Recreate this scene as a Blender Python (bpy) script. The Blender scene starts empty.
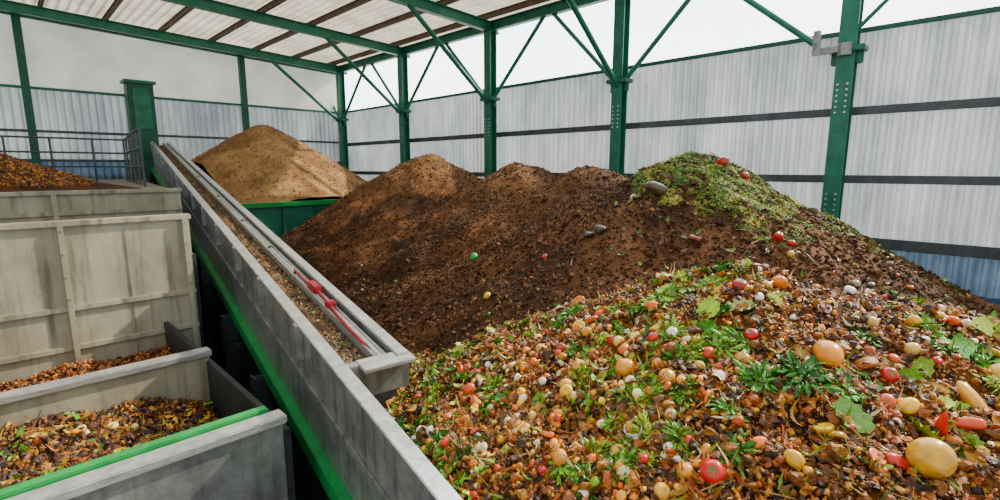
import bpy, bmesh, math, random
import numpy as np
from mathutils import Vector, Matrix
rng=np.random.default_rng(7); random.seed(7)
H=5.0
# ---------------------------------------------------------------- utils
def s2l(c):
    return tuple((x/12.92 if x<=0.04045 else ((x+0.055)/1.055)**2.4) for x in c)
def hexc(h):
    h=h.lstrip('#'); return s2l(tuple(int(h[i:i+2],16)/255 for i in (0,2,4)))
def newmat(name):
    m=bpy.data.materials.new(name); m.use_nodes=True
    nt=m.node_tree; b=nt.nodes['Principled BSDF']; return m,nt,b
def surf(name,c1,c2,scale=4,rough=.6,metal=0,bump=.1,bscale=30,stretch=(1,1,1),detail=6,transl=0,lo=.32,hi=.68,streak=None):
    m,nt,b=newmat(name); L=nt.links
    tc=nt.nodes.new('ShaderNodeTexCoord'); mp=nt.nodes.new('ShaderNodeMapping')
    mp.inputs['Scale'].default_value=stretch
    L.new(tc.outputs['Object'],mp.inputs['Vector'])
    n=nt.nodes.new('ShaderNodeTexNoise'); n.inputs['Scale'].default_value=scale; n.inputs['Detail'].default_value=detail
    n.inputs['Roughness'].default_value=.65
    L.new(mp.outputs[0],n.inputs['Vector'])
    r=nt.nodes.new('ShaderNodeValToRGB'); r.color_ramp.elements[0].position=lo; r.color_ramp.elements[1].position=hi
    r.color_ramp.elements[0].color=(*c1,1); r.color_ramp.elements[1].color=(*c2,1)
    L.new(n.outputs['Fac'],r.inputs[0]); out=r.outputs[0]
    if streak:
        mp2=nt.nodes.new('ShaderNodeMapping'); mp2.inputs['Scale'].default_value=(9,9,.7); L.new(tc.outputs['Object'],mp2.inputs['Vector'])
        n3=nt.nodes.new('ShaderNodeTexNoise'); n3.inputs['Scale'].default_value=1; n3.inputs['Detail'].default_value=4; L.new(mp2.outputs[0],n3.inputs['Vector'])
        r3=nt.nodes.new('ShaderNodeMapRange'); r3.inputs['From Min'].default_value=.52; r3.inputs['From Max'].default_value=.72; r3.inputs['To Max'].default_value=.75
        L.new(n3.outputs['Fac'],r3.inputs['Value'])
        mx3=nt.nodes.new('ShaderNodeMix'); mx3.data_type='RGBA'; L.new(r3.outputs[0],mx3.inputs['Factor']); L.new(out,mx3.inputs[6]); mx3.inputs[7].default_value=(*streak,1); out=mx3.outputs[2]
    L.new(out,b.inputs['Base Color'])
    b.inputs['Roughness'].default_value=rough; b.inputs['Metallic'].default_value=metal
    if bump:
        n2=nt.nodes.new('ShaderNodeTexNoise'); n2.inputs['Scale'].default_value=bscale; n2.inputs['Detail'].default_value=5
        L.new(mp.outputs[0],n2.inputs['Vector'])
        bp=nt.nodes.new('ShaderNodeBump'); bp.inputs['Strength'].default_value=bump; bp.inputs['Distance'].default_value=.05
        L.new(n2.outputs['Fac'],bp.inputs['Height']); L.new(bp.outputs[0],b.inputs['Normal'])
    if transl:
        t=nt.nodes.new('ShaderNodeBsdfTranslucent'); L.new(out,t.inputs[0])
        mx=nt.nodes.new('ShaderNodeMixShader'); mx.inputs[0].default_value=transl
        L.new(b.outputs[0],mx.inputs[1]); L.new(t.outputs[0],mx.inputs[2])
        L.new(mx.outputs[0],nt.nodes['Material Output'].inputs[0])
    return m
def attrmat(name,rough=.7,bump=.5,bscale=60,dark=.6,spec=.5,coat=0):
    m,nt,b=newmat(name); L=nt.links
    a=nt.nodes.new('ShaderNodeAttribute'); a.attribute_name='Col'
    tc=nt.nodes.new('ShaderNodeTexCoord')
    n=nt.nodes.new('ShaderNodeTexNoise'); n.inputs['Scale'].default_value=bscale; n.inputs['Detail'].default_value=6
    n.inputs['Roughness'].default_value=.7
    L.new(tc.outputs['Object'],n.inputs['Vector'])
    r=nt.nodes.new('ShaderNodeMapRange'); r.inputs['From Min'].default_value=.3; r.inputs['From Max'].default_value=.7
    r.inputs['To Min'].default_value=dark; r.inputs['To Max'].default_value=1.15
    L.new(n.outputs['Fac'],r.inputs['Value'])
    v=nt.nodes.new('ShaderNodeVectorMath'); v.operation='SCALE'
    L.new(a.outputs['Color'],v.inputs[0]); L.new(r.outputs[0],v.inputs['Scale'])
    L.new(v.outputs[0],b.inputs['Base Color'])
    b.inputs['Roughness'].default_value=rough; b.inputs['Specular IOR Level'].default_value=spec
    b.inputs['Coat Weight'].default_value=coat; b.inputs['Coat Roughness'].default_value=.2
    bp=nt.nodes.new('ShaderNodeBump'); bp.inputs['Strength'].default_value=bump; bp.inputs['Distance'].default_value=.01
    L.new(n.outputs['Fac'],bp.inputs['Height']); L.new(bp.outputs[0],b.inputs['Normal'])
    return m
col=bpy.context.scene.collection
def empty(name):
    e=bpy.data.objects.new(name,None); col.objects.link(e); e.empty_display_size=.2; return e
def link(name,me,mat,parent=None,smooth=False):
    me.materials.append(mat); o=bpy.data.objects.new(name,me); col.objects.link(o)
    if parent: o.parent=parent
    if smooth: me.polygons.foreach_set('use_smooth',[True]*len(me.polygons))
    return o
def mesh_np(name,V,F,mat,parent=None,smooth=True,C=None):
    V=np.asarray(V,dtype=np.float32); F=np.asarray(F,dtype=np.int32); k=F.shape[1]
    me=bpy.data.meshes.new(name)
    me.vertices.add(len(V)); me.vertices.foreach_set('co',V.ravel())
    me.loops.add(F.size); me.loops.foreach_set('vertex_index',F.ravel())
    me.polygons.add(len(F)); me.polygons.foreach_set('loop_start',np.arange(0,F.size,k,dtype=np.int32))
    me.polygons.foreach_set('use_smooth',np.full(len(F),smooth))
    if C is not None:
        a=me.color_attributes.new('Col','FLOAT_COLOR','POINT')
        C4=np.ones((len(V),4),dtype=np.float32); C4[:,:3]=C; a.data.foreach_set('color',C4.ravel())
    me.update(calc_edges=True); me.validate()
    return link(name,me,mat,parent)
def hexa(name,pts,mat,parent=None,bevel=0):
    me=bpy.data.meshes.new(name)
    f=[(0,3,2,1),(4,5,6,7),(0,1,5,4),(1,2,6,5),(2,3,7,6),(3,0,4,7)]
    me.from_pydata([tuple(p) for p in pts],[],f); me.update()
    bm=bmesh.new(); bm.from_mesh(me); bmesh.ops.recalc_face_normals(bm,faces=bm.faces)
    if bevel: bmesh.ops.bevel(bm,geom=bm.edges[:],offset=bevel,segments=2,affect='EDGES')
    bm.to_mesh(me); bm.free()
    return link(name,me,mat,parent)
def box(name,a,b,mat,parent=None,bevel=.006):
    x0,y0,z0=a; x1,y1,z1=b; z0+=H; z1+=H
    return hexa(name,[(x0,y0,z0),(x1,y0,z0),(x1,y1,z0),(x0,y1,z0),(x0,y0,z1),(x1,y0,z1),(x1,y1,z1),(x0,y1,z1)],mat,parent,bevel)
def sweep(name,prof,a,b,mat,parent=None,up=(0,0,1),smooth=False):
    a=Vector(a)+Vector((0,0,H)); b=Vector(b)+Vector((0,0,H)); d=(b-a).normalized(); up=Vector(up)
    s=d.cross(up)
    if s.length<1e-3: s=d.cross(Vector((0,1,0)))
    s.normalize(); u=s.cross(d)
    n=len(prof); vs=[a+s*p[0]+u*p[1] for p in prof]+[b+s*p[0]+u*p[1] for p in prof]
    fs=[(i,(i+1)%n,n+(i+1)%n,n+i) for i in range(n)]+[tuple(range(n))[::-1],tuple(range(n,2*n))]
    me=bpy.data.meshes.new(name); me.from_pydata([tuple(v) for v in vs],[],fs); me.update()
    bm=bmesh.new(); bm.from_mesh(me); bmesh.ops.recalc_face_normals(bm,faces=bm.faces); bm.to_mesh(me); bm.free()
    return link(name,me,mat,parent,smooth)
def iprof(w,h,t): 
    return [(-w/2,-h/2),(w/2,-h/2),(w/2,-h/2+t),(t/2,-h/2+t),(t/2,h/2-t),(w/2,h/2-t),(w/2,h/2),(-w/2,h/2),(-w/2,h/2-t),(-t/2,h/2-t),(-t/2,-h/2+t),(-w/2,-h/2+t)]
def rprof(w,h): return [(-w/2,-h/2),(w/2,-h/2),(w/2,h/2),(-w/2,h/2)]
def cprof(r,n=12): return [(r*math.cos(i*2*math.pi/n),r*math.sin(i*2*math.pi/n)) for i in range(n)]
def tube(name,a,b,r,mat,parent=None): return sweep(name,cprof(r),a,b,mat,parent,smooth=False)
def curvetube(name,P,r,mat,parent):
    cu=bpy.data.curves.new(name,'CURVE'); cu.dimensions='3D'; cu.bevel_depth=r; cu.bevel_resolution=3
    sp=cu.splines.new('NURBS'); sp.points.add(len(P)-1)
    for q,p in zip(sp.points,P): q.co=(p[0],p[1],p[2]+H,1)
    sp.use_endpoint_u=True; sp.order_u=3
    o=bpy.data.objects.new(name,cu); cu.materials.append(mat); col.objects.link(o); o.parent=parent; return o
T=rng.random((256,256))
def vn(x,y,s=0):
    x=np.asarray(x,float)+s*17.3+1000; y=np.asarray(y,float)+s*9.1+1000
    xi=np.floor(x).astype(int); yi=np.floor(y).astype(int); fx=x-xi; fy=y-yi
    fx=fx*fx*(3-2*fx); fy=fy*fy*(3-2*fy)
    a=T[xi%256,yi%256]; b=T[(xi+1)%256,yi%256]; c=T[xi%256,(yi+1)%256]; d=T[(xi+1)%256,(yi+1)%256]
    return (a*(1-fx)+b*fx)*(1-fy)+(c*(1-fx)+d*fx)*fy-.5
def fbm(x,y,f,o=4,s=0):
    v=0;a=1
    for i in range(o): v=v+a*vn(x*f,y*f,s+i); f*=2.1; a*=.5
    return v
# ---------------------------------------------------------------- materials
M_green=surf('green_paint',hexc('#0b5e46'),hexc('#187c60'),3,.42,.1,.05)
M_dgreen=surf('dark_green_paint',hexc('#0b4a3a'),hexc('#14604c'),3,.5,.1,.05)
M_bgreen=surf('bright_green_paint',hexc('#067a34'),hexc('#149a48'),5,.4,0,.05)
M_steel=surf('galvanized_steel',hexc('#66696a'),hexc('#aeb0ac'),5,.34,.55,.08,20,lo=.25,hi=.75,streak=hexc('#5c5a52'))
M_steel2=surf('weathered_bin_steel',hexc('#757059'),hexc('#c2bca2'),1.5,.5,.15,.12,12,(1,1,.5),lo=.25,hi=.75,streak=hexc('#5a5440'))
M_bright=surf('brushed_steel',hexc('#a6a9a8'),hexc('#dcdcd8'),8,.3,.65,.05,40,(1,1,6))
M_dark=surf('dark_steel',hexc('#1b2022'),hexc('#31393b'),4,.55,.3,.1)
M_corr=surf('translucent_corrugated_sheet',hexc('#8a9296'),hexc('#c8cccc'),1.0,.25,.45,.03,10,(1,1,.3),transl=.3)
M_corrb=surf('blue_grey_corrugated_sheet',hexc('#56708a'),hexc('#8099b0'),1.5,.35,.4,.03,10,transl=.12)
M_white=surf('white_wall_panel',hexc('#e6e6e2'),hexc('#fafaf6'),.8,.6,0,.03,transl=.45)
M_roof=surf('roof_sheet',hexc('#9c9484'),hexc('#ccc4b2'),.9,.55,0,.03,transl=.5)
M_rust=surf('rusty_purlin',hexc('#523e30'),hexc('#7a624e'),4,.7,.1,.1)
M_conc=surf('concrete',hexc('#6b6862'),hexc('#8f8b82'),1.2,.85,0,.3,14)
M_blue=surf('blue_base_panel',hexc('#223c66'),hexc('#3a5882'),2,.6,.1,.05)
M_rail=surf('grey_rail',hexc('#3e4549'),hexc('#565e62'),4,.5,.4,.05)
M_red=surf('red_paint',hexc('#6a0c1c'),hexc('#a81a2c'),12,.35,0,.05)
M_soil=attrmat('compost_soil',.85,1,38,.5,.2)
M_org=attrmat('organic_scraps',.45,.6,60,.5,.5)
M_prod=attrmat('vegetable_skin',.28,.1,22,.75,.5,.3)
M_leaf=attrmat('leaf_surface',.4,.3,50,.7,.45)
# ---------------------------------------------------------------- floor
box('floor',(-30,-20,-5.3),(45,45,-5.0),M_conc,None,0)
# ---------------------------------------------------------------- walls
def corr_wall(name,axis,pos,a0,a1,z0,z1,mat,parent,period=.22,amp=.04):
    n=int((a1-a0)/period*6); t=np.linspace(a0,a1,n+1); ph=(t/period)%1
    off=amp*np.clip(np.sin(ph*2*np.pi)*1.5,-1,1)
    V=[]
    for z in (z0,z1):
        zz=np.full_like(t,z+H)
        V.append(np.stack([pos+off,t,zz],1) if axis=='x' else np.stack([t,pos+off,zz],1))
    V=np.concatenate(V); i=np.arange(n); F=np.stack([i,i+1,n+2+i,n+1+i],1)
    return mesh_np(name,V,F,mat,parent,False)
wr=empty('wall_right')
XW=14.0; YB=26.5
corr_wall('upper_sheet','x',XW,-9,YB,1.27,3.0,M_corr,wr)
corr_wall('middle_sheet','x',XW+.02,-9,YB,-.25,1.27,M_corr,wr)
corr_wall('lower_sheet','x',XW,-9,YB,-1.7,-.25,M_corr,wr)
corr_wall('bottom_sheet','x',XW+.02,-9,YB,-3.0,-1.7,M_corrb,wr)
box('base_panel',(XW-.02,-9,-5),(XW+.25,YB,-2.6),M_blue,wr,0)
for z,m,h in ((3.0,M_dgreen,.05),(1.27,M_rail,.09),(-.25,M_rail,.09),(-1.68,M_rail,.12)):
    box('rail',(XW-.12,-9,z-h),(XW-.045,YB,z+h),m,wr,.01)
wb=empty('wall_back')
corr_wall('sheet','y',YB,-10,XW,.3,3.0,M_corr,wb,.25)
corr_wall('low_sheet','y',YB,-10,XW,-2.5,.3,M_corrb,wb,.25)
box('base_panel',(-10,YB+.05,-5),(XW,YB+.3,-.3),M_blue,wb,0)
def zr(x): return 5.85-.04*x
hexa('upper_panel',[(-10,YB-.03,H+3),(XW,YB-.03,H+3),(XW,YB+.02,H+3),(-10,YB+.02,H+3),(-10,YB-.03,H+zr(-10)+.25),(XW,YB-.03,H+zr(XW)+.25),(XW,YB+.02,H+zr(XW)+.25),(-10,YB+.02,H+zr(-10)+.25)],M_white,wb)
for z in (3.0,1.4,.3): box('rail',(-10,YB-.14,z-.05),(XW-.2,YB-.05,z+.05),M_rail if z<3 else M_green,wb,.01)
for x in (1.2,8.9): sweep('green_post',rprof(.25,.25),(x,YB-.2,-3),(x,YB-.2,zr(x)-.1),M_dgreen,wb)
# ---------------------------------------------------------------- roof
Y0R=7.5
roof=empty('ceiling')
per=.3; n=int((XW+.6+10)/per*6); t=np.linspace(-10,XW+.6,n+1); off=.035*np.clip(np.sin(t/per*2*np.pi)*1.8,-1,1)
V=np.concatenate([np.stack([t,np.full_like(t,y),H+zr(t)+.28+off],1) for y in (Y0R,YB+.3)]); i=np.arange(n)
mesh_np('roof_sheet',V,np.stack([i,i+1,n+2+i,n+1+i],1),M_roof,roof,False)
for x in np.arange(-9.5,XW+.3,1.9):
    sweep('purlin',iprof(.1,.2,.02),(x,Y0R,zr(x)+.13),(x,YB,zr(x)+.13),M_rust,roof)
COLY=[-2.9,2.76,8.5,14.1,19.8,25.6]
for y in COLY[2:]:
    sweep('rafter',iprof(.22,.36,.03),(-10,y,zr(-10)-.16),(XW,y,zr(XW)-.16),M_green,roof)
sweep('edge_rafter',iprof(.2,.3,.03),(-10,YB-.25,zr(-10)-.16),(XW,YB-.25,zr(XW)-.16),M_dgreen,roof)
# ---------------------------------------------------------------- columns
XC=XW-.42
for i,y in enumerate(COLY):
    e=empty('steel_column')
    s=.34
    sweep('shaft',iprof(s,s,.035),(XC,y,-5),(XC,y,5.3),M_green,e,up=(1,0,0))
    box('base_plate',(XC-.3,y-.3,-5),(XC+.3,y+.3,-4.95),M_green,e)
    zt=zr(XC)-.3
    box('gusset',(XC-.24,y-.34,2.5),(XC+.2,y+.34,2.62),M_green,e,.02)
    box('gusset_web',(XC-.05,y-.3,2.25),(XC+.05,y+.3,2.55),M_green,e,.02)
    for k in range(6):
        for sx in (-1,1):
            box('bolt',(XC-.2,y+sx*.09-.02,1.2+k*.12),(XC-.165,y+sx*.09+.02,1.24+k*.12),M_bright,e,.004)
            box('bolt',(XC-.2,y+sx*.09-.02,-1.2+k*.12),(XC-.165,y+sx*.09+.02,-1.16+k*.12),M_bright,e,.004)
    if y>5:
        tube('brace_a',(XC,y-.1,2.5),(XC,y-2.6,zt),.07,M_green,e)
        tube('brace_b',(XC,y+.1,2.5),(XC,y+2.6,zt),.07,M_green,e)
        tube('brace_c',(XC-.1,y,2.4),(XC-3.6,y,zr(XC-3.6)-.3),.08,M_green,e)
    elif y>0:
        sweep('bracket_arm',rprof(.16,.13),(XC-.28,y+.12,2.55),(XC-.28,y+.62,2.55),M_steel,e)
        sweep('bracket_upright',rprof(.13,.13),(XC-.28,y+.55,2.5),(XC-.28,y+.55,3.0),M_steel,e)
        sweep('bracket_plate',rprof(.1,.26),(XC-.24,y-.12,2.55),(XC-.24,y+.14,2.55),M_steel,e)
        tube('brace_b',(XC-.28,y+.55,2.7),(XC-.1,y+3.2,4.9),.07,M_green,e)
        tube('brace_a',(XC-.1,y-.1,2.9),(XC-.1,y-2.0,4.9),.045,M_green,e)
box_e=empty('eave_beam')
sweep('beam',iprof(.22,.34,.03),(XC,-6,5.15),(XC,YB-.3,5.15),M_green,box_e)
# ---------------------------------------------------------------- conveyor frame
AX,AY,AZ=1.584,1.98,-1.82
TE=23.0
def Cv(t,w,dz): return (AX+.1357*t+.9908*w, AY+.9908*t-.1357*w, AZ+.125*t+dz)
def cbox(name,t0,t1,w0,w1,z0,z1,mat,parent,bevel=.006):
    P=[Cv(t0,w0,z0),Cv(t0,w1,z0),Cv(t1,w1,z0),Cv(t1,w0,z0),Cv(t0,w0,z1),Cv(t0,w1,z1),Cv(t1,w1,z1),Cv(t1,w0,z1)]
    return hexa(name,[(a,b,c+H) for a,b,c in P],mat,parent,bevel)
cv=empty('conveyor')
cbox('left_side_plate',-1.6,TE,-.03,.0,-1.02,0,M_steel,cv)
cbox('left_top_flange',-1.6,TE,-.07,.05,0,.025,M_bright,cv)
cbox('left_mid_rib',-1.6,TE,-.055,-.03,-.56,-.5,M_steel,cv)
cbox('green_bottom_beam',-1.6,TE,-.12,.0,-1.2,-1.02,M_bgreen,cv,.01)
cbox('trough_floor',1.8,TE,.0,.36,-.2,-.17,M_steel,cv)
cbox('pipe_ledge',1.8,TE,.34,.50,-.14,-.1,M_steel,cv)
cbox('divider',1.8,TE,.335,.355,-.2,-.02,M_bright,cv)
cbox('right_side_plate',1.7,TE,.50,.53,-.34,0,M_steel,cv)
cbox('right_top_flange',1.65,TE,.49,.60,0,.025,M_bright,cv)
cbox('end_plate',1.66,1.74,.0,.60,-.3,.0,M_steel,cv)
cbox('end_lip',1.55,1.75,.15,.62,-.03,.005,M_bright,cv)
cbox('end_hopper',1.74,2.1,.3,.52,-.62,-.3,M_steel,cv)
for w,r,dz in ((.395,.028,-.05),(.455,.022,-.06)):
    tube('pipe',Cv(1.8,w,dz),Cv(TE,w,dz),r,M_bright,cv)
curvetube('red_hose',[Cv(2.0,.36,-.03),Cv(2.4,.34,-.01),Cv(2.9,.37,-.01),Cv(3.4,.41,-.01),Cv(4.0,.38,-.01),Cv(4.4,.40,-.02)],.018,M_red,cv)
cbox('red_motor_cap',3.5,3.75,.35,.45,-.06,.05,M_red,cv,.015)
cbox('red_valve',3.0,3.1,.34,.44,-.06,.04,M_red,cv,.015)
for t in (2.95,3.6,4.3,5.6,7.5,10,13): 
    tube('pipe_clamp',Cv(t,.395,-.05),Cv(t+.05,.395,-.05),.042,M_dark,cv)
for t in np.arange(2.6,TE,1.5):
    cbox('side_bracket',t,t+.09,-.10,-.03,-.32,.02,M_steel,cv)
    cbox('cross_member',t,t+.06,0,.52,-.3,-.2,M_dark,cv)
for t in (1.5,4.2,5.2,6.3,8.0,10.5,13,15.5,18,20.5,22.5):
    x,y,z=Cv(t,-.14,-1.2); sweep('support_leg',iprof(.18,.18,.02),(x,y,-5),(x,y,z),M_rail if t in(4.2,6.3) else M_dark,cv,up=(1,0,0))
rw=empty('retaining_wall')
P=[Cv(t,w,-1.2) for t,w in((-3,-.03),(-3,.0),(TE,.0),(TE,-.03))]
hexa('wall_body',[(p[0],p[1],0) for p in P]+[(p[0],p[1],p[2]+H) for p in P],M_dark,rw)
# ---------------------------------------------------------------- bins on the left
bn=empty('waste_bin')
XL=-6
def panelwall(y,xr,ztop,zbot,th,mat,rim,ribs=()):
    box('wall_panel',(XL,y,zbot),(xr,y+th,ztop),mat,bn,.01)
    box('rim',(XL,y-.05,ztop-.02),(xr+.02,y+th+.05,ztop+.05),rim,bn,.01)
    for z in ribs: box('rib',(XL,y-.04,z),(xr,y,z+.07),mat,bn,.008)
panelwall(3.9,1.42,-2.0,-5,.06,M_steel,M_bright)
box('green_edge',(XL,4.02,-2.2),(1.36,4.12,-1.93),M_bgreen,bn,.01)
panelwall(6.0,1.45,-2.02,-5,.06,M_steel2,M_bright)
panelwall(8.0,1.85,-.68,-5,.08,M_steel2,M_steel2,(-1.75,-2.25))
for x in (-3,-1.2,.45,1.75): box('stiffener',(x,7.93,-4),(x+.06,8.0,-.68),M_steel2,bn,.005)
for x in (-.35,1.1): box('seam',(x,7.99,-4),(x+.012,8.0,-.68),M_steel,bn,.002)
for x in (.45,1.75):
    for z in np.arange(-1.6,-.7,.28): box('bolt',(x+.02,7.915,z),(x+.04,7.93,z+.02),M_steel,bn,.003)
panelwall(11.0,2.45,-.42,-5,.08,M_steel2,M_steel2,(-.78,))
for x in (-3,-1.2,.6): box('stiffener',(x,10.93,-4),(x+.08,11.0,-.42),M_steel2,bn,.005)
box('end_wall',(1.42,3.9,-5),(1.48,8.0,-2.1),M_dark,bn)
box('end_wall_far',(1.85,8.0,-5),(1.9,11.0,-1.2),M_dark,bn)
box('bin_floor',(XL,3.9,-5),(1.9,11,-4.2),M_conc,bn,0)
pf=empty('platform')
hexa('deck',[(-8,11.1,H-.6),(2.45,11.1,H-.6),(4.3,26.2,H-.6),(-8,26.2,H-.6),(-8,11.1,H-.45),(2.45,11.1,H-.45),(4.3,26.2,H-.45),(-8,26.2,H-.45)],M_conc,pf)
for x in (-6,-2,1.5):
    for y in (14,20,25): box('leg',(x-.1,y-.1,-5),(x+.1,y+.1,-.6),M_dark,pf)
gr=empty('guard_railing')
y,x1=21.5,3.4
for x in np.arange(-6,x1+.1,1.05): tube('post',(x,y,-.45),(x,y,.95),.03,M_rail,gr)
for z in (.95,.5,.05): tube('rail',(-6,y,z),(x1,y,z),.03,M_rail,gr)
for y in np.arange(15,21.6,1.3): tube('side_post',(2.6+.1*(y-15)*1,y,-.45),(2.6+.1*(y-15),y,.95),.03,M_rail,gr)
for z in (.95,.5,.05): tube('side_rail',(2.6,15,z),(3.25,21.5,z),.03,M_rail,gr)
gb=empty('drive_housing')
box('body',(4.15,25.3,-.4),(5.05,26.0,3.4),M_dgreen,gb,.03); box('cap',(4.05,25.2,3.4),(5.15,26.1,3.52),M_green,gb,.02)
box('door_panel',(4.3,25.26,1.6),(4.9,25.3,3.2),M_green,gb,.01)
box('plinth',(4.1,25.25,-.45),(5.1,26.05,-.38),M_rail,gb,.01)
sb=empty('soil_bin')
box('front_wall',(5.0,16.1,-5),(12.5,16.22,-1.15),M_green,sb,.01); box('front_rim',(5.0,16.0,-1.2),(12.5,16.3,-1.06),M_bgreen,sb,.01)
for x in np.arange(5.2,12.5,1.1): box('rib',(x,16.02,-5),(x+.08,16.1,-1.2),M_dgreen,sb,.005)
box('back_wall',(5.0,25.4,-5),(12.5,25.5,-1.15),M_green,sb,.01)
box('side_wall',(4.98,16.1,-5),(5.08,25.5,-1.15),M_green,sb,.01); box('side_wall_far',(12.4,16.1,-5),(12.5,25.5,-1.15),M_green,sb,.01)
# ---------------------------------------------------------------- heaps
def segd(x,y,a,b):
    ax,ay=a;bx,by=b; t=((x-ax)*(bx-ax)+(y-ay)*(by-ay))/((bx-ax)**2+(by-ay)**2); t=np.clip(t,0,1)
    return np.hypot(x-ax-t*(bx-ax),y-ay-t*(by-ay)),t
def front_h(x,y,det=True):
    d,t=segd(x,y,(4.24,1.41),(5.3,-.1))
    h=-.69-.36*t-.44*np.sqrt(d*d+.09)+.12*fbm(x,y,.9,3,1)-.15*np.clip(2.6-x,0,1)
    if det: h=h+.09*fbm(x,y,4.5,4,4)
    return h
PK=[(7.8,3.5,.26),(9.2,6.4,.05),(9.9,9.2,.22),(9.8,12.9,.45)]
def brown_h(x,y,det=True):
    k=.17; s=0
    for px,py,pz in PK:
        r=np.sqrt((x-px)**2+(y-py)**2+.35**2); s=s+np.exp((pz+.2-.56*r)/k)
    h=k*np.log(s+1e-12)-.05
    h=h+.28*fbm(x,y,.45,3,11)
    if det: h=h+.12*fbm(x,y,2.0,5,15)
    return h
def soil_h(x,y,det=True):
    r=np.sqrt((x-7.7)**2+(y-20.8)**2+.3**2); h=1.85-.62*r+.12*fbm(x,y,.6,2,21)
    h=np.maximum(h,-1.9)
    if det: h=h+.05*fbm(x,y,2.5,4,25)
    return h
def grid(f,x0,x1,y0,y1,st,clip=None,zmin=-5,keep=None):
    nx=int((x1-x0)/st)+1; ny=int((y1-y0)/st)+1
    X,Y=np.meshgrid(np.linspace(x0,x1,nx),np.linspace(y0,y1,ny))
    if clip is not None: X=np.maximum(X,clip(Y))
    Z=np.maximum(f(X,Y),zmin)
    V=np.stack([X.ravel(),Y.ravel(),Z.ravel()+H],1)
    i,j=np.meshgrid(np.arange(nx-1),np.arange(ny-1)); a=(j*nx+i).ravel()
    F=np.stack([a,a+1,a+nx+1,a+nx],1)
    if keep is not None:
        m=keep(V[:,0],V[:,1]); F=F[m[F].any(1)]
    return V,F
cl=lambda Y: AX+.1357*(Y-AY)+.03
def colmix(V,c1,c2,f,o=4,s=0,lo=.3,hi=.7):
    n=np.clip((fbm(V[:,0],V[:,1],f,o,s)+.5-lo)/(hi-lo),0,1)[:,None]
    return np.array(c1)*(1-n)+np.array(c2)*n
def normals(f,x,y):
    e=.05; dx=(f(x+e,y,False)-f(x-e,y,False))/(2*e); dy=(f(x,y+e,False)-f(x,y-e,False))/(2*e)
    n=np.stack([-dx,-dy,np.ones_like(x)],1); return n/np.linalg.norm(n,axis=1)[:,None]
def ico(sub):
    bm=bmesh.new(); bmesh.ops.create_icosphere(bm,subdivisions=sub,radius=1)
    V=np.array([v.co[:] for v in bm.verts]); F=np.array([[v.index for v in f.verts] for f in bm.faces]); bm.free(); return V,F
def rot_rand(N):
    q=rng.normal(size=(N,4)); q/=np.linalg.norm(q,axis=1)[:,None]; w,x,y,z=q.T
    return np.stack([np.stack([1-2*(y*y+z*z),2*(x*y-z*w),2*(x*z+y*w)],1),np.stack([2*(x*y+z*w),1-2*(x*x+z*z),2*(y*z-x*w)],1),np.stack([2*(x*z-y*w),2*(y*z+x*w),1-2*(x*x+y*y)],1)],1)
def rot_n(nrm,tilt=.3):
    N=len(nrm); n=nrm+rng.normal(size=(N,3))*tilt; n/=np.linalg.norm(n,axis=1)[:,None]
    a=rng.normal(size=(N,3)); a-=n*(a*n).sum(1)[:,None]; a/=np.linalg.norm(a,axis=1)[:,None]; b=np.cross(n,a)
    return np.stack([a,b,n],2)
class Acc:
    def __init__(s): s.V=[];s.F=[];s.C=[];s.n=0
    def add(s,proto,P,R,S,C):
        V,F,pc=proto; N=len(P)
        if N==0: return
        S=np.asarray(S,float)
        if S.ndim==1: S=np.repeat(S[:,None],3,1)
        W=np.einsum('nij,nkj->nki',R,V[None]*S[:,None,:])+P[:,None,:]
        CC=np.repeat(np.asarray(C,float)[:,None,:],len(V),1)
        if pc is not None:
            fac,ab=pc
            CC=np.clip(CC*fac[None,:,None],0,1)
            m=~np.isnan(ab[:,0]); CC[:,m]=ab[m][None]
        s.V.append(W.reshape(-1,3)); s.C.append(CC.reshape(-1,3))
        s.F.append((F[None]+(np.arange(N)*len(V))[:,None,None]+s.n).reshape(-1,3)); s.n+=N*len(V)
    def build(s,name,mat,parent,smooth=True):
        return mesh_np(name,np.concatenate(s.V),np.concatenate(s.F),mat,parent,smooth,np.concatenate(s.C))
def blobproto(sub,j,seed,anis=(1,1,1)):
    V,F=ico(sub); r=np.random.default_rng(seed)
    k=r.normal(size=(6,3))*1.6; ph=r.random(6)*6
    nz=sum(np.sin(V@k[i]+ph[i]) for i in range(6))
    d=1+j*nz/2.5+ (r.random(len(V))-.5)*j*(1.2 if sub<3 else .3)
    k2=r.normal(size=(4,3))*3; sp=sum(np.sin(V@k2[i]+ph[i]) for i in range(4))/4
    fac=1+.28*sp+.12*(r.random(len(V))-.5)
    V=V*d[:,None]*np.array(anis); return V,F,(fac,np.full((len(V),3),np.nan))
crumbs=[blobproto(1,.6,i,(1,.75,.5)) for i in range(8)]
chunks=[blobproto(2,.5,20+i,(1,.8,.5)) for i in range(8)]
lumps=[blobproto(3,.35,80+i,(1,.8,.6)) for i in range(5)]
potatoes=[blobproto(3,.09,40+i,(1,.82,.74)) for i in range(5)]
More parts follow.
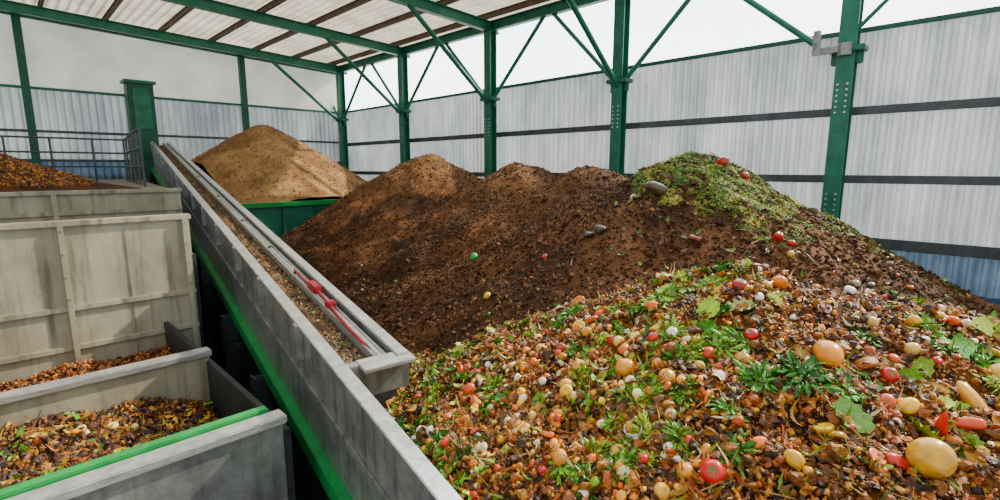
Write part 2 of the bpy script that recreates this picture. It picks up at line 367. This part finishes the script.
def tomato():
    V,F=ico(3); rho=np.hypot(V[:,0],V[:,1]); ang=np.arctan2(V[:,1],V[:,0])
    V=V.copy(); V[:,2]*=.85; V[:,:2]*=(1+.03*np.cos(5*ang))[:,None]
    V[:,2]-=np.where(V[:,2]>0,.22*np.exp(-(rho/.28)**2),0)
    n=len(V); sv=[];sf=[]
    for i in range(5):
        a=i*2*math.pi/5; c,s_=math.cos(a),math.sin(a); b=len(sv)+n
        sv+=[(0.0,0,.7),(.2*c-.1*s_,.2*s_+.1*c,.76),(.2*c+.1*s_,.2*s_-.1*c,.76),(.52*c,.52*s_,.82)]; sf+=[(b,b+2,b+1),(b+1,b+2,b+3)]
    ab=np.full((n+len(sv),3),np.nan); ab[n:]=hexc('#3f7a25')
    return np.vstack([V,sv]),np.vstack([F,sf]),(np.ones(n+len(sv)),ab)
def onion():
    V,F=ico(3); rho=np.hypot(V[:,0],V[:,1]); V=V.copy(); V[:,2]*=.85
    V[:,2]+=np.where(V[:,2]>0,.45*np.exp(-(rho/.18)**2),-.08*np.exp(-(rho/.2)**2))
    ang=np.arctan2(V[:,1],V[:,0]); fac=.88+.12*np.cos(ang*12); ab=np.full((len(V),3),np.nan); ab[V[:,2]>1.0]=hexc('#b08a4a')
    return V,F,(fac,ab)
def gridF(nu,nv):
    F=[]
    for i in range(nu-1):
        for j in range(nv-1):
            a=i*nv+j; F+=[(a,a+1,a+nv+1),(a,a+nv+1,a+nv)]
    return np.array(F)
def citrus():
    n=24; rings=[(0.02,.2,1.3),(.14,.2,1.3),(.45,.19,1),(.78,.2,1),(.86,.21,1.8),(1,.14,.9),(.97,-.15,.85),(.7,-.45,.85),(.02,-.6,.85)]
    V=[];fac=[]
    for r_,z_,f_ in rings:
        for j in range(n+1):
            a=j*2*math.pi/n; V.append((r_*math.cos(a),r_*math.sin(a),z_)); fac.append(1.7 if (j%3==0 and r_<.8 and z_>0) else f_)
    return np.array(V),gridF(len(rings),n+1),(np.array(fac),np.full((len(V),3),np.nan))
CIT=citrus()
def leaf(seed,curl=.5,wd=.45):
    r=np.random.default_rng(seed); nu,nv=9,5; V=[];fac=[]
    c1=r.uniform(-curl,curl*1.5); c2=r.uniform(-.6,.6)
    for i in range(nu):
        u=i/(nu-1); w=wd*math.sin(math.pi*min(1,u*.93+.04))**.7*(1+.15*math.sin(i*4+seed))
        for j in range(nv):
            v=(j/(nv-1)-.5)*2; V.append((2*u-1,v*w,c1*(2*u-1)**2+c2*v*v*w+.08*math.sin(i*3+j*2.3+seed)*abs(v)))
            fac.append(1.45 if j==2 else (1.0 if r.random()<.6 else .8))
    return np.array(V),gridF(nu,nv),(np.array(fac),np.full((len(V),3),np.nan))
leaves=[leaf(i) for i in range(6)]; strips=[leaf(50+i,1.0,.14) for i in range(5)]
def lettuce(seed):
    r=np.random.default_rng(seed); nu,nv=13,15; V=[];fac=[]
    for i in range(nu):
        u=i/(nu-1)
        for j in range(nv):
            v=(j/(nv-1)-.5)*2; w=(.25+.75*math.sin(math.pi*min(1,u*.8+.12)))
            e=max(abs(v),u*.9)**3
            V.append((2*u-1+.06*math.sin(v*9+seed),v*w*.8,.45*v*v+.25*u*u+e*.16*math.sin(j*2.4+i*1.7+seed)+.05*math.sin(i*2+j)))
            fac.append(2.2 if abs(v)<.08 and u<.8 else .8+.5*r.random())
    return np.array(V),gridF(nu,nv),(np.array(fac),np.full((len(V),3),np.nan))
lets=[lettuce(i) for i in range(4)]
def merge(ps,Rs,Ss,Ts,fs):
    VV=[];FF=[];fac=[];n=0
    for (V,F,pc),R,S,Tt,f in zip(ps,Rs,Ss,Ts,fs):
        W=(V*S)@R.T+Tt; VV.append(W);FF.append(F+n);n+=len(W);fac.append((pc[0] if pc else np.ones(len(V)))*f)
    V=np.vstack(VV); return V,np.vstack(FF),(np.concatenate(fac),np.full((len(V),3),np.nan))
def herb(seed,nl=75,sm=1.0):
    r=np.random.default_rng(seed); ps=[];Rs=[];Ss=[];Ts=[];fs=[]
    for i in range(nl):
        th=r.uniform(0,2*math.pi); rad=r.uniform(0,1)**.6; el=r.uniform(-.15,.6)
        d=np.array([math.cos(th)*math.cos(el),math.sin(th)*math.cos(el),math.sin(el)])
        a=d; b=np.cross(a,r.normal(size=3)*.6+np.array([0,0,1])); b/=np.linalg.norm(b); c=np.cross(a,b)
        ps.append(leaves[i%6] if i%2 else strips[i%5]); Rs.append(np.stack([a,b,c],1)); s=r.uniform(.12,.32)*sm; Ss.append(np.array([s,s*.8,s]))
        Ts.append(np.array([math.cos(th)*rad*.9,math.sin(th)*rad*.9*.7,.05+.22*(1-rad)*r.random()])); fs.append(r.uniform(.5,1.5))
    return merge(ps,Rs,Ss,Ts,fs)
herbs=[herb(i) for i in range(5)]; moss=[herb(20+i,90,.6) for i in range(4)]
def eggshell(seed):
    nu,nv=14,6; V=[]
    for i in range(nu):
        a=i*2*math.pi/(nu-1)
        top=math.pi*.52+.12*math.sin(3*a+seed)+(.08 if i%2 else 0)
        if i==nu-1: top=math.pi*.52+.12*math.sin(seed)
        for j in range(nv):
            p=top*j/(nv-1); V.append((math.sin(p)*math.cos(a),math.sin(p)*math.sin(a),-math.cos(p)*1.1))
    V=np.array(V); F=gridF(nu,nv); V2=V*.93; F2=F[:,::-1]+len(V)
    rim=[]
    for i in range(nu-1):
        a=i*nv+nv-1;b=a+nv; rim+=[(a,b,b+len(V)),(a,b+len(V),a+len(V))]
    return np.vstack([V,V2]),np.vstack([F,F2,rim]),None
eggs=[eggshell(i) for i in range(3)]
shards=[(V*np.array([1,.8,1]),F[:len(F)//3],None) for V,F,_ in eggs]
def carrot(seed,n=8,L=9,tip=.15):
    r=np.random.default_rng(seed); V=[];bend=r.uniform(-.3,.3)
    for i in range(L):
        u=i/(L-1); rad=(.3*(1-u)+tip*u*.3+.02*math.sin(i*2.2))*(1 if 0<i<L-1 else .25)
        for j in range(n+1):
            a=j*2*math.pi/n; V.append((2*u-1,rad*math.cos(a)+bend*(2*u-1)**2,rad*math.sin(a)))
    return np.array(V),gridF(L,n+1),None
carrots=[carrot(i) for i in range(3)]; twigs=[(carrot(9+i,5,5,.8)[0]*np.array([1,.16,.16]),carrot(9+i,5,5,.8)[1],None) for i in range(3)]
def pepper(seed):
    V,F=ico(3); V=V.copy(); ang=np.arctan2(V[:,1],V[:,0]); V[:,:2]*=(1+.12*np.cos(3*ang))[:,None]; t=(V[:,2]+1)/2
    V[:,:2]*=(.45+.6*t)[:,None]; V[:,2]*=1.6; rho=np.hypot(V[:,0],V[:,1]); V[:,2]-=np.where(V[:,2]>.9,.4*np.exp(-(rho/.3)**2),0)
    sv,sf,_=carrot(3,6,5,.9); n=len(V); sv=sv[:,[2,1,0]]*np.array([.35,.35,.35])+np.array([0,0,1.5])
    ab=np.full((n+len(sv),3),np.nan); ab[n:]=hexc('#4c8a2a')
    return np.vstack([V,sv]),np.vstack([F,sf+n]),(np.ones(n+len(sv)),ab)
PEP=pepper(0); TOM=tomato(); ONI=onion()
def pal(N,cols,w=None,var=.18):
    c=np.array([hexc(x) for x in cols]); w=None if w is None else np.array(w)/sum(w)
    k=c[rng.choice(len(c),N,p=w)]; return np.clip(k*(1+rng.normal(size=(N,1))*var),0,1)
def pts(f,n,x0,x1,y0,y1,mask,over=4):
    x=rng.uniform(x0,x1,n*over); y=rng.uniform(y0,y1,n*over); m=mask(x,y); x=x[m][:n]; y=y[m][:n]
    nr=normals(f,x,y); z=f(x,y)+H
    return np.stack([x,y,z],1),nr
def scatter(acc,protos,f,n,reg,mask,size,cols,w=None,lift=.2,tilt=.4,var=.18,rand=False,pw=1.0,over=4):
    P,nr=pts(f,n,*reg,mask,over)
    N=len(P); S=(size[0]+(size[1]-size[0])*rng.random(N)**pw); P=P+nr*(S*lift)[:,None]
    idx=rng.integers(0,len(protos),N); C=pal(N,cols,w,var); R=rot_rand(N) if rand else rot_n(nr,tilt)
    for k in range(len(protos)):
        m=idx==k; acc.add(protos[k],P[m],R[m],S[m],C[m])
def place(acc,proto,f,x,y,s,c,lift=.55,tilt=.4,R=None):
    x_=np.array([x]);y_=np.array([y]); nr=normals(f,x_,y_); P=np.array([[x,y,float(f(x_,y_)[0])+H]])+nr*lift*(max(s) if isinstance(s,tuple) else s)
    S=np.array([s if isinstance(s,tuple) else (s,s,s)])
    acc.add(proto,P,rot_n(nr,tilt) if R is None else R[None],S,np.array([hexc(c)]))
# --- front food pile
fp=empty('food_waste_pile')
FR=(1.2,7.0,-2.2,4.6)
V,F=grid(front_h,1.0,8.0,-3.2,5.0,.025,cl,keep=lambda x,y: front_h(x,y,False)>brown_h(x,y,False)-.2)
C=colmix(V,hexc('#2e1806'),hexc('#784610'),3,4,31)
C*=(1+.8*np.clip(fbm(V[:,0],V[:,1],12,3,35),-.6,.6))[:,None]
mesh_np('heap',V,F,M_soil,fp,True,C)
def fmask(x,y):
    return (front_h(x,y,False)>brown_h(x,y,False)-.05)&(x>cl(y)+.03)
near=lambda x,y: fmask(x,y)&(rng.random(len(x))<np.clip(6/(x*x+y*y+.1),.2,1))
patch=lambda s,th,f=1.3: (lambda x,y: near(x,y)&(fbm(x,y,f,3,s)>th))
brown=['#562e06','#7e4808','#a8660e','#341c04','#bc780e','#844408','#aa5004','#663604','#cc8e1c','#241404','#b86208']
a=Acc()
scatter(a,crumbs,front_h,70000,FR,near,(.006,.022),brown,None,.3,.6,rand=True,pw=1.6)
scatter(a,chunks,front_h,7500,FR,near,(.012,.045),['#663604','#94540c','#b86e0c','#482806','#c4801c','#a84c04','#78460e','#3c2206'],None,.3,.6,rand=True,pw=1.5)
scatter(a,lumps,front_h,90,FR,near,(.03,.06),['#6e3e0c','#94540c','#b0660c'],None,.1,.6,rand=True)
a.build('crumbs',M_org,fp,False)
a=Acc()
ccl=['#eebc38','#f2a408','#ee7c00','#f6dea0','#e89408','#e45c00','#f0cc70','#f49c00','#d44800','#fbf0d4']
scatter(a,potatoes,front_h,620,FR,near,(.012,.03),ccl,[3,3,4,3,3,4,2,4,3,2],.35,.6,pw=1.3)
scatter(a,potatoes,front_h,360,(1.6,4.2,.8,3.2),lambda x,y: fmask(x,y)&(np.hypot(x-2.45,y-1.9)<1.0),(.014,.04),ccl,[4,3,3,4,3,3,3,3,1,3],.4,.6,pw=1.4)
scatter(a,potatoes,front_h,80,FR,near,(.035,.06),['#f4ac08','#f08000','#f0c458','#e85800','#f4b41c'],None,.4,.6)
scatter(a,[ONI],front_h,65,FR,near,(.03,.055),['#f4deA0','#ecac30','#f08c00','#f4c860'],None,.4,.9)
scatter(a,[TOM],front_h,46,FR,near,(.025,.05),['#b80000','#d40800','#e02c00'],None,.55,.6,var=.08)
scatter(a,[PEP],front_h,34,FR,near,(.025,.045),['#d01400','#f07400','#b80400','#78a800'],None,.4,2,var=.08)
scatter(a,[CIT],front_h,52,FR,near,(.035,.06),['#f07800','#e8a800','#f0c400','#dc5000'],None,.3,.6,var=.08)
scatter(a,carrots,front_h,520,FR,near,(.02,.075),['#e85400','#f07400','#d44400','#e0cc90'],None,.12,.5)
scatter(a,eggs,front_h,70,FR,near,(.02,.045),['#f8f0dc','#ecd8b8','#fffaf0'],None,.4,1.2,var=.03)
scatter(a,shards,front_h,520,FR,near,(.012,.042),['#f8f2e0','#ecdcbc','#ffffff'],None,.1,1.5,var=.03)
for x,y,s,c,pr in [(3.83,1.3,.058,'#a80404',TOM),(2.41,.88,.062,'#cc1000',TOM),(3.43,.65,.095,'#f09008',potatoes[0]),(2.88,1.66,.072,'#f0a008',ONI),
  (4.23,1.16,.078,'#f08000',potatoes[1]),(3.07,.12,.1,'#ecb020',ONI),
  (2.9,1.4,.05,'#e04400',carrots[0]),(2.36,1.0,.045,'#f0a010',ONI),(4.7,.77,.05,'#f8f4ea',potatoes[3]),(2.13,1.63,.05,'#e89820',ONI),(2.34,1.37,.045,'#f0b040',ONI),
  (3.0,1.75,.045,'#f06c00',potatoes[1]),(4.3,-.1,.075,'#d8a828',potatoes[4]),(2.75,1.55,.04,'#f8f0d8',potatoes[3]),(3.2,2.2,.045,'#f09408',potatoes[2]),(2.6,1.95,.045,'#f4ac20',potatoes[0])]:
    place(a,pr,front_h,x,y,s,c)
place(a,potatoes[0],front_h,3.85,0.0,(.12,.055,.05),'#e8a428',.3,.2)
place(a,PEP,front_h,3.42,.1,(.04,.04,.07),'#d81000',.45,1.5)
place(a,PEP,front_h,3.55,.02,(.038,.038,.065),'#e84400',.45,1.5)
place(a,eggs[0],front_h,2.46,1.35,.055,'#fbf8f0',.7,.15)
a.build('vegetables',M_prod,fp,True)
a=Acc()
gr1=['#3c8004','#6ea40c','#2c6c04','#98b41c','#5c9408','#a8c430']
scatter(a,leaves,front_h,1600,FR,patch(77,.0),(.02,.065),gr1+['#8a8c18','#c0b840'],None,.3,.5,over=8)
scatter(a,leaves,front_h,1200,FR,near,(.02,.055),['#8c5810','#b07c18','#5c340c','#b09430','#c07410','#c8a440'],None,.3,.6)
scatter(a,strips,front_h,2600,FR,near,(.02,.075),['#6e8814','#bc8c38','#904e10','#ccac5c','#e0d4a0','#80a020','#a86010','#5c3408'],None,.3,.7)
scatter(a,twigs,front_h,1300,FR,near,(.03,.09),['#5e3c18','#80581c','#b08c44','#4c6c18'],None,.4,.5)
scatter(a,lets,front_h,260,FR,patch(91,-.08),(.03,.085),['#6ea40c','#a0c828','#40880a','#bcd454','#246c04'],None,.15,.5,over=10)
scatter(a,herbs,front_h,190,FR,patch(77,.08,1.6),(.06,.14),gr1,None,.06,.25,over=20)
for x,y,s,c in [(3.61,2.7,.17,'#4a9008'),(3.35,1.08,.2,'#569010'),(3.2,1.2,.15,'#72a018'),(3.13,.7,.2,'#2c7008'),(3.0,.85,.18,'#3c8008'),(3.25,.55,.17,'#468a10'),(4.36,-.02,.2,'#56a020'),(2.55,.85,.14,'#3c8008'),
   (3.61,1.82,.18,'#74a020'),(3.5,2.0,.14,'#569010'),(2.48,1.09,.12,'#5c9008'),(2.13,1.5,.1,'#6ca020'),(4.0,.55,.13,'#3c8008'),(3.9,1.55,.13,'#7ca828'),(4.5,.3,.15,'#64a020'),(2.75,.95,.13,'#468a10')]:
    place(a,herbs[int(rng.integers(5))],front_h,x,y,s,c,.1,.2)
for x,y,s,c in [(4.36,.1,.11,'#64a828'),(3.05,.45,.1,'#80b450'),(2.7,1.75,.07,'#70b018'),(3.6,1.2,.09,'#a0b868')]:
    place(a,lets[int(rng.integers(4))],front_h,x,y,s,c,.2,.3)
a.build('greens',M_leaf,fp,True)
# --- big compost pile
bp=empty('compost_pile')
V,F=grid(brown_h,1.5,13.4,-7,15.95,.05,cl)
C=colmix(V,hexc('#402612'),hexc('#704626'),1.2,5,51)
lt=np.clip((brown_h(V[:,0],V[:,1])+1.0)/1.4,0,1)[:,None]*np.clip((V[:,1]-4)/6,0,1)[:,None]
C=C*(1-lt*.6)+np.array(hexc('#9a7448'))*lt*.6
C*=(1+.6*np.clip(fbm(V[:,0],V[:,1],7,2,55),-.5,.5))[:,None]
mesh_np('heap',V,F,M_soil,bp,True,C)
bm_=lambda x,y: (brown_h(x,y,False)>front_h(x,y,False)-.05)&(x>cl(y)+.05)&(rng.random(len(x))<np.clip(60/(x*x+y*y+.1),.1,1))
BR=(2,13.3,-4,15)
a=Acc()
scatter(a,crumbs,brown_h,60000,BR,bm_,(.008,.03),['#402612','#5a3a1e','#301c0e','#6e4a2a','#4e321a','#805c36'],None,.2,.6,rand=True,pw=1.8,)
scatter(a,chunks,brown_h,1400,BR,bm_,(.02,.055),['#402612','#5a3a1e','#6e4a2a','#5e462c'],None,.2,.6,rand=True)
a.build('soil_clods',M_soil,bp,False)
a=Acc()
gy=['#548414','#7a981c','#406e10','#9aa42c','#b4ac40','#6a781c']
scatter(a,moss,brown_h,520,(5,10,0,6.5),lambda x,y:(np.hypot(x-7.5,(y-3.1))<1.35+.9*fbm(x,y,.9,2,3))&(fbm(x,y,1.3,2,9)>-.2),(.08,.16),gy,None,.0,.15,over=20)
scatter(a,moss,brown_h,240,(5,10,-1,4),lambda x,y:(np.abs(x-7.6)<1.3)&(np.abs(y-1.6)<1.4)&(fbm(x,y,1.5,2,19)>.02),(.06,.13),gy,None,.0,.15,over=20)
scatter(a,leaves,brown_h,600,(5,11,-2,7),lambda x,y:np.hypot(x-7.6,y-2.6)<2.6,(.02,.06),['#5a7a1c','#7a8a28','#3f6414','#98682a','#6a4a20'],None,.2,.4)
scatter(a,twigs,brown_h,700,BR,bm_,(.03,.1),['#6a4a2c','#8a6a44','#4a3018'],None,.3,.3)
a.build('weeds',M_leaf,bp,True)
a=Acc()
scatter(a,potatoes,brown_h,60,(3,11,-2,11),bm_,(.02,.05),['#c8a41a','#c86414','#a03410','#7a6a50','#4f463c','#c0b090','#5c9420'],None,.35,.6)
for x,y,s,c,pr in [(6.39,3.38,.14,'#5a4634',lumps[1]),(7.6,3.0,.08,'#b81a08',PEP),(6.49,1.85,.07,'#b81000',PEP),(6.55,1.7,.05,'#c02808',TOM),(5.81,6.43,.09,'#189838',potatoes[1]),(4.13,4.34,.05,'#e0b000',potatoes[0]),
   (4.99,4.15,.04,'#b02810',TOM),(5.86,2.55,.06,'#8a3a18',lumps[2]),(5.49,3.62,.08,'#4a4038',lumps[3]),(5.4,3.75,.06,'#3a342e',lumps[0]),(6.23,1.61,.05,'#c0a030',potatoes[2]),(7.75,2.7,.06,'#b81a08',TOM)]:
    place(a,pr,brown_h,x,y,s,c)
a.build('vegetable_bits',M_prod,bp,True)
# --- dry soil cone
sp=empty('soil_pile')
V,F=grid(soil_h,5.1,12.38,16.24,25.38,.06,None)
C=colmix(V,hexc('#8a643c'),hexc('#b0895a'),.9,5,61)*(1+.5*np.clip(fbm(V[:,0],V[:,1],5,3,65),-.5,.5))[:,None]; mesh_np('heap',V,F,M_soil,sp,True,C)
a=Acc(); scatter(a,crumbs,soil_h,5000,(5.2,12.3,16.3,25.2),lambda x,y:x>0,(.012,.03),['#84623e','#ac8c60','#6c5234','#a07c54'],None,.2,.6,rand=True)
a.build('soil_clods',M_soil,sp,False)
# --- scraps
def scrap(name,f,reg,n,leafn,step,cols,clipf=None,zmin=-5,mk=lambda x,y:x>-99):
    e=empty(name); V,F=grid(f,*reg,step,clipf,zmin)
    C=colmix(V,hexc('#30190a'),hexc('#603410'),4,3,71); mesh_np('heap',V,F,M_soil,e,True,C)
    a=Acc()
    scatter(a,crumbs,f,n,reg,mk,(.01,.032),cols,None,.3,.6,rand=True)
    scatter(a,chunks,f,n//14,reg,mk,(.02,.05),cols,None,.3,.6,rand=True)
    a.build('crumbs',M_org,e,False)
    if leafn:
        a=Acc(); scatter(a,leaves,f,leafn,reg,mk,(.03,.075),['#6ea40c','#ccaa08','#44840a','#e09408','#b85808','#e0b820'],None,.3,.6)
        scatter(a,strips,f,leafn,reg,mk,(.03,.08),['#b8a020','#a05010','#7a4a1c'],None,.3,.6)
        scatter(a,potatoes,f,leafn//12,reg,mk,(.02,.05),['#e88c00','#d83400','#f0ac00','#e8d080'],None,.4,.6); a.build('leaves',M_leaf,e,True)
oc=['#4a280e','#704010','#301a0a','#8c5814','#3e220c','#a87018']
scrap('food_scrap_heap',lambda x,y,det=True:-2.62+.18*np.cos((x-.3)*1.5)*1+.12*(y-5)-.3*np.clip(x-.9,0,2)+.16*fbm(x,y,1.5,3,81),(-3,1.41,4.22,5.97),11000,600,.04,oc)
scrap('orange_scrap_heap',lambda x,y,det=True:-2.5+.1*(y-7.5)+.05*x+.12*fbm(x,y,1.5,3,85),(-3,1.41,6.1,7.93),8000,60,.04,['#8a440c','#a05c1a','#5e300c','#b46c20','#6c3c10'])
scrap('orange_mulch_heap',lambda x,y,det=True:.75-.42*np.hypot(x+.9,(y-17)*.8)+.12*fbm(x,y,1.2,3,91),(-5,2.3,13.5,20.5),14000,0,.06,['#8a4c10','#b46c18','#cc8820','#683a10','#3c2410'],zmin=-.44,mk=lambda x,y:.75-.42*np.hypot(x+.9,(y-17)*.8)>-.4)
# conveyor load
e=empty('conveyor_load')
ts=np.linspace(1.85,TE-.1,700); ws=np.linspace(.01,.335,8); V=[]
for t in ts:
    for w in ws:
        x,y,z=Cv(t,w,0); V.append((x,y,H+z-.15+.05*math.sin((w-.01)/.325*math.pi)+.05*float(vn(t*4,w*20,3))))
F=[];nv=len(ws)
for i in range(len(ts)-1):
    for j in range(nv-1): k=i*nv+j; F.append((k,k+1,k+nv+1,k+nv))
V=np.array(V); mesh_np('bed',V,F,M_soil,e,True,colmix(V,hexc('#3a2a1c'),hexc('#7a5c3c'),5,3,5))
a=Acc(); N=9000; tt=1.85+21*rng.random(N)**1.6; ww=rng.uniform(.02,.32,N)
P=np.array([Cv(t,w,-.115+H) for t,w in zip(tt,ww)]); R=rot_rand(N); S=rng.uniform(.006,.024,N); Cc=pal(N,['#4a3624','#7c5c38','#a08050','#34261a','#6a7434','#8a5024'])
for k in range(8):
    m=np.arange(N)%8==k; a.add(crumbs[k],P[m],R[m],S[m],Cc[m])
a.build('crumbs',M_org,e,False)
# ---------------------------------------------------------------- world, sun, camera
el=math.radians(36); az=Vector((.95,-.3,0)).normalized(); tos=Vector((az.x*math.cos(el),az.y*math.cos(el),math.sin(el)))
w=bpy.data.worlds.new('sky'); bpy.context.scene.world=w; w.use_nodes=True; nt=w.node_tree; L=nt.links
bg=nt.nodes['Background']; tc=nt.nodes.new('ShaderNodeTexCoord'); n=nt.nodes.new('ShaderNodeTexNoise'); n.inputs['Scale'].default_value=2.2; n.inputs['Detail'].default_value=6
L.new(tc.outputs['Generated'],n.inputs['Vector']); r=nt.nodes.new('ShaderNodeValToRGB')
r.color_ramp.elements[0].position=.35; r.color_ramp.elements[0].color=(.72,.85,1,1); r.color_ramp.elements[1].position=.6; r.color_ramp.elements[1].color=(1,.98,.93,1)
L.new(n.outputs['Fac'],r.inputs[0]); L.new(r.outputs[0],bg.inputs[0])
dt=nt.nodes.new('ShaderNodeVectorMath'); dt.operation='DOT_PRODUCT'; L.new(tc.outputs['Generated'],dt.inputs[0]); gd=Vector((.8,.5,.35)).normalized(); dt.inputs[1].default_value=gd
mr=nt.nodes.new('ShaderNodeMapRange'); mr.interpolation_type='SMOOTHSTEP'; mr.inputs['From Min'].default_value=.3; mr.inputs['From Max'].default_value=1; mr.inputs['To Min'].default_value=1.3; mr.inputs['To Max'].default_value=6.5
L.new(dt.outputs['Value'],mr.inputs['Value']); L.new(mr.outputs[0],bg.inputs[1])
sd=bpy.data.lights.new('sun','SUN'); sd.energy=7.0; sd.angle=math.radians(1.0); sd.color=(1,.89,.7)
so=bpy.data.objects.new('sun',sd); col.objects.link(so)
so.rotation_euler=tos.to_track_quat('Z','Y').to_euler(); so.location=(20,-10,18)
cd=bpy.data.cameras.new('camera'); cd.sensor_width=36; cd.lens=18; cd.clip_start=.05; cd.clip_end=200
co=bpy.data.objects.new('camera',cd); col.objects.link(co); co.location=(0,0,H)
th=math.radians(9.3); co.rotation_euler=(math.pi/2-th,0,-math.pi/4); bpy.context.scene.camera=co
